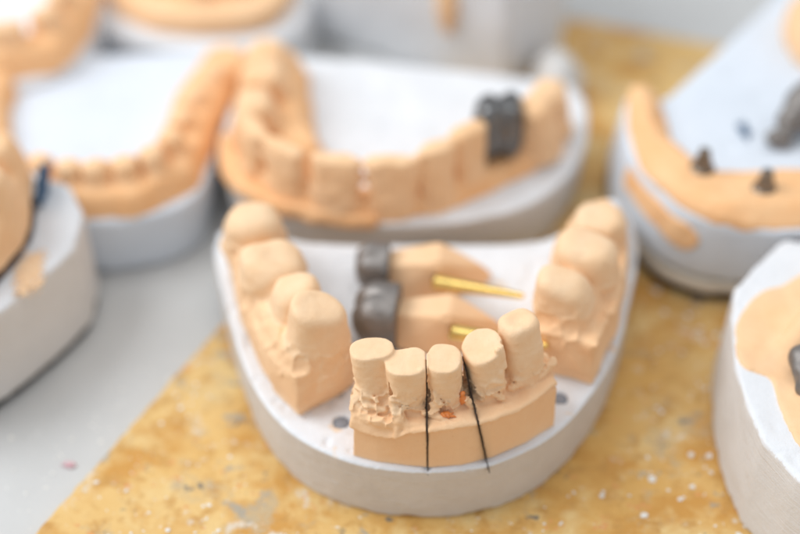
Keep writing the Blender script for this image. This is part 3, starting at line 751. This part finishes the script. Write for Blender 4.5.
def knob5(x, y, z): return band(smax(ball(x, y, z, (79.5, 56, 21), (8.0, 12, 8)), 19.3-z, 0.3), x, y, z, 1, lambda X, Y, Z: 0.6*fbm(X, Y, Z, 6, 2, 2))
sculpt((68, 41, 18.8), (91, 72, 30), 0.8, knob5, M5, name='gum', mat=PEACH_BG)
blobby('blue_mark', (59.5, 28.2, 19.7), (0.9, 2.4, 0.3), BLUE, M5, h=0.2)

# ================================================================== 6. model front right
M6 = thing('dental_model', 'lower right dental model with pointed white rim, wide peach patch and dark metal crown', 'dental model', (70, -22, 1.5))
o6 = [(61.6, 0.6), (60.2, -0.4), (55.6, -5.8), (51.3, -11.0), (49.8, -17.3), (48.6, -28.2), (49.0, -37), (50.0, -43), (53.4, -49.8), (60, -58), (75, -63), (95, -60), (104, -30), (98, -8), (80, -3), (70, -2)]
base_part(o6, 1.5, 18.5, PLASTER, M6, h=0.45, k=0.4, flare=0.05, chips=0.22, sp=1, wall=WALL_GREY)
g6p = spline([(63.5, -7.5), (59.6, -10.2), (54.0, -13.4), (50.4, -18.5), (49.3, -24), (49.6, -28.5), (52.9, -30.8), (53.4, -35), (53.7, -40), (55.4, -45.6), (63, -54), (76, -52), (92, -48), (96, -20), (84, 0), (70, 0)], 4)
def g6(x, y, z):
    d = poly(x, y, g6p)
    D = smax(smax(d, z-18.9-0.13*np.clip(x-54, 0, 10), 0.5), 18.0-z, 0.1)
    for a, b, r0, r1 in (((57.5, -25, 18.5), (62, -21, 21), 2.2, 3.2), ((57.6, -34.5, 18.5), (61.6, -38, 22), 2.0, 3.2), ((64, -44, 19), (68, -48, 22), 3, 3)):
        D = smin(D, capsule(x, y, z, a, b, r0, r1), 1.8)
    return band(D, x, y, z, 1.2, lambda X, Y, Z: 0.22*fbm(X, Y, Z, 4, 3, 38)+0.5*np.clip(vnoise(X, Y, Z, 3.5, 66), 0, 1)*np.clip((X-56)/3, 0, 1))
sculpt((48.0, -58, 17.6), (98, 2, 27), 0.45, g6, M6, name='gum', mat=PEACH_BG)
def c6(x, y, z):
    D = smin(smin(capsule(x, y, z, (57.6, -29.4, 21.6), (62.0, -31, 23.4), 1.9, 3.4), capsule(x, y, z, (57.4, -30.0, 21.6), (57.7, -34.4, 20.6), 1.9, 2.2), 1.0), ball(x, y, z, (62.4, -32.5, 22.6), (4, 3.6, 4.0)), 1.5)
    return band(D, x, y, z, 1.2, lambda X, Y, Z: 0.4*fbm(X, Y, Z, 3, 2, 28))
sculpt((54.5, -38.5, 17), (70, -22, 29), 0.35, c6, M6, name='metal_crown', mat=GREY)

# ================================================================== 7. upright block at the back
M7 = thing('plaster_block', 'tall white plaster block with an orange blotch standing at the back', 'plaster block', (8, 75, 0))
o7 = [(20.8, 66.0), (34.5, 81), (30, 108), (2, 118), (-19, 88)]
base_part(dense(o7, 3), 0.0, 36.0, PLASTER, M7, h=1.1, k=1.4, sp=1, flare=-0.03)
blobby('orange_blotch', (9.2, 72.3, 18.5), (2.2, 1.7, 7.0), PEACH_BG, M7, h=0.5, sd=4)
M7b = thing('plaster_lump', 'small rounded white plaster lump lying against the right corner of the tall block', 'plaster lump', (31, 66, 1.5))
sculpt((24, 58, 1.0), (39, 77, 15), 0.6, lambda x, y, z: band(smax(ball(x, y, z, (31, 67, 3), (5.0, 7.5, 7)), 1.5-z, 0.3), x, y, z, 1, lambda X, Y, Z: 0.7*fbm(X, Y, Z, 6, 2, 2)), M7b, name='lump', mat=WALL_GREY)

# ================================================================== 8, 9. models at the top left
M8 = thing('dental_model', 'blurred dental model in the top left corner, orange arch round a white middle', 'dental model', (-76, 72, 0))
o8 = [(-96, 64), (-90, 56), (-78, 50.5), (-68, 52), (-61.5, 60), (-60, 72), (-62, 92), (-78, 98), (-96, 92)]
base_part(o8, 0.0, 14.0, PLASTER, M8, h=1.0, k=1.0)
arch(M8, o8, [(-92, 90), (-92, 72), (-86, 60), (-76, 56), (-67, 59), (-64, 72), (-65, 90)], [td(-81, 57.8, 23, 3.4, 3, R(-15)), td(-73.5, 57.5, 23, 3.4, 3, R(15)), td(-67, 63, 23, 3.4, 3, R(60)), td(-65.6, 71, 23, 3.6, 3.2, R(85)), td(-66, 80, 22.5, 3.8, 3.4, R(90))],
     13.6, 19.0, (-97, 49, 13), (-58, 99, 26), 0.8, PEACH_GUM, PEACH_BG, 150, lipw=5.0)
M9 = thing('dental_model', 'blurred dental model at the top edge, white rim round a wide orange surface', 'dental model', (-35, 90, 0))
o9 = [(-64, 96), (-63, 85), (-58.0, 75), (-46, 68.6), (-32, 68), (-22, 73), (-18, 88), (-22, 108), (-42, 116), (-58, 110)]
base_part(o9, 0.0, 11.0, PLASTER, M9, h=1.0, k=1.0)
o9i = [(p[0]*0.86-0.14*44+0.0, p[1]*0.86+0.14*92+1.0) for p in o9]
arch(M9, o9i, [(-53, 100), (-51, 86), (-42, 78.5), (-32, 77.5), (-27, 88), (-30, 104)], [td(-49, 84, 19, 3.6, 3, R(-40)), td(-41.5, 79.5, 19.5, 3.6, 3, R(-5)), td(-34, 81, 19.5, 3.6, 3, R(40)), td(-51.5, 92, 19, 3.6, 3, R(-80))],
     10.6, 15.5, (-64, 68, 10), (-17, 117, 22), 0.8, PEACH_BG, PEACH_BG, 170, lipw=9)

# ================================================================== crumbs on the board and the table
def crumbs():
    rng = random.Random(5); bm = bmesh.new()
    A = np.array((-52.4, -45.2)); u = np.array((22.9, 43.8))/49.42
    def on_board(x, y): return (x-A[0])*u[1]-(y-A[1])*u[0] > 0.8
    regions = [((20, 70), (-62, -30), 170, (0.15, 0.7)), ((-40, 20), (-62, -44), 90, (0.12, 0.45)), ((40, 52), (-40, 10), 60, (0.15, 0.6)), ((-56, -22), (-52, -10), 150, (0.1, 0.38)), ((30, 62), (0, 85), 70, (0.2, 0.6)),
               ((-72, -42), (-60, -22), 46, (0.1, 0.35))]
    for (xa, xb), (ya, yb), n, (ra, rb) in regions:
        for _ in range(n):
            x = rng.uniform(xa, xb); y = rng.uniform(ya, yb)
            if (x-4)**2/(36.5**2)+(y+2)**2/(43**2) < 1: continue
            z = 1.5 if on_board(x, y) else 0.0
            r = ra+(rb-ra)*rng.random()**2.2
            res = bmesh.ops.create_icosphere(bm, subdivisions=1, radius=r*MM)
            sx, sy, sz = rng.uniform(.6, 1.5), rng.uniform(.6, 1.4), rng.uniform(.15, .45)
            a = rng.uniform(0, 6.28)
            for v in res['verts']:
                c = v.co; j = [rng.uniform(.75, 1.25) for _ in range(3)]
                px, py, pz = c.x*sx*j[0], c.y*sy*j[1], c.z*sz*j[2]
                v.co = (px*math.cos(a)-py*math.sin(a)+x*MM, px*math.sin(a)+py*math.cos(a)+y*MM, pz+(z+r*sz*0.6)*MM)
    me = bpy.data.meshes.new('plaster_crumbs'); bm.to_mesh(me); bm.free(); me.materials.append(CRUMB)
    o = bpy.data.objects.new('plaster_crumbs', me); COL.objects.link(o)
    o['kind'] = 'stuff'; o['label'] = 'white plaster crumbs and dust scattered over the board'
crumbs()
pk = blobby('wax_crumb', (-50.2, -31.0, 0.3), (0.9, 0.45, 0.3), PINK, None, h=0.2)
pk['label'] = 'tiny pink wax crumb on the grey worktop beside the board edge'; pk['category'] = 'wax crumb'

for o in bpy.data.objects:
    if '_o' in o: del o['_o']

# ------------------------------------------------------------------ camera
PITCH = R(41); D = 242.0
cam = bpy.data.cameras.new('camera'); co = bpy.data.objects.new('camera', cam); COL.objects.link(co)
co.location = Vector((0, -D*math.cos(PITCH), 13+D*math.sin(PITCH)))*MM
co.rotation_euler = (math.pi/2-PITCH, 0, 0)
cam.sensor_width = 36; cam.lens = 67.5; cam.clip_start = 0.01; cam.clip_end = 20
cam.dof.use_dof = True; cam.dof.focus_distance = 0.2035; cam.dof.aperture_fstop = 6.7; cam.dof.aperture_blades = 0
scn.camera = co

# ------------------------------------------------------------------ light: big soft window above and behind, room all round
w = bpy.data.worlds.new('World'); scn.world = w; w.use_nodes = True
bg = w.node_tree.nodes['Background']; bg.inputs[0].default_value = (0.93, 0.96, 1.0, 1); bg.inputs[1].default_value = 0.60
def area(name, loc, target, size, power, col):
    l = bpy.data.lights.new(name, 'AREA'); l.shape = 'RECTANGLE'; l.size = size[0]*MM; l.size_y = size[1]*MM
    l.energy = power; l.color = col
    o = bpy.data.objects.new(name, l); COL.objects.link(o); o.location = Vector(loc)*MM
    o.rotation_euler = (Vector(target)-Vector(loc)).to_track_quat('-Z', 'Y').to_euler()
area('window_light', (-460, 60, 500), (0, 10, 10), (420, 420), 3.2, (0.96, 0.98, 1.0))
area('ceiling_light', (60, 120, 700), (0, 20, 10), (400, 300), 1.0, (1.0, 0.97, 0.92))
scn.view_settings.view_transform = 'Standard'; scn.view_settings.look = 'None'
scn.view_settings.exposure = 0.04; scn.view_settings.gamma = 1.0
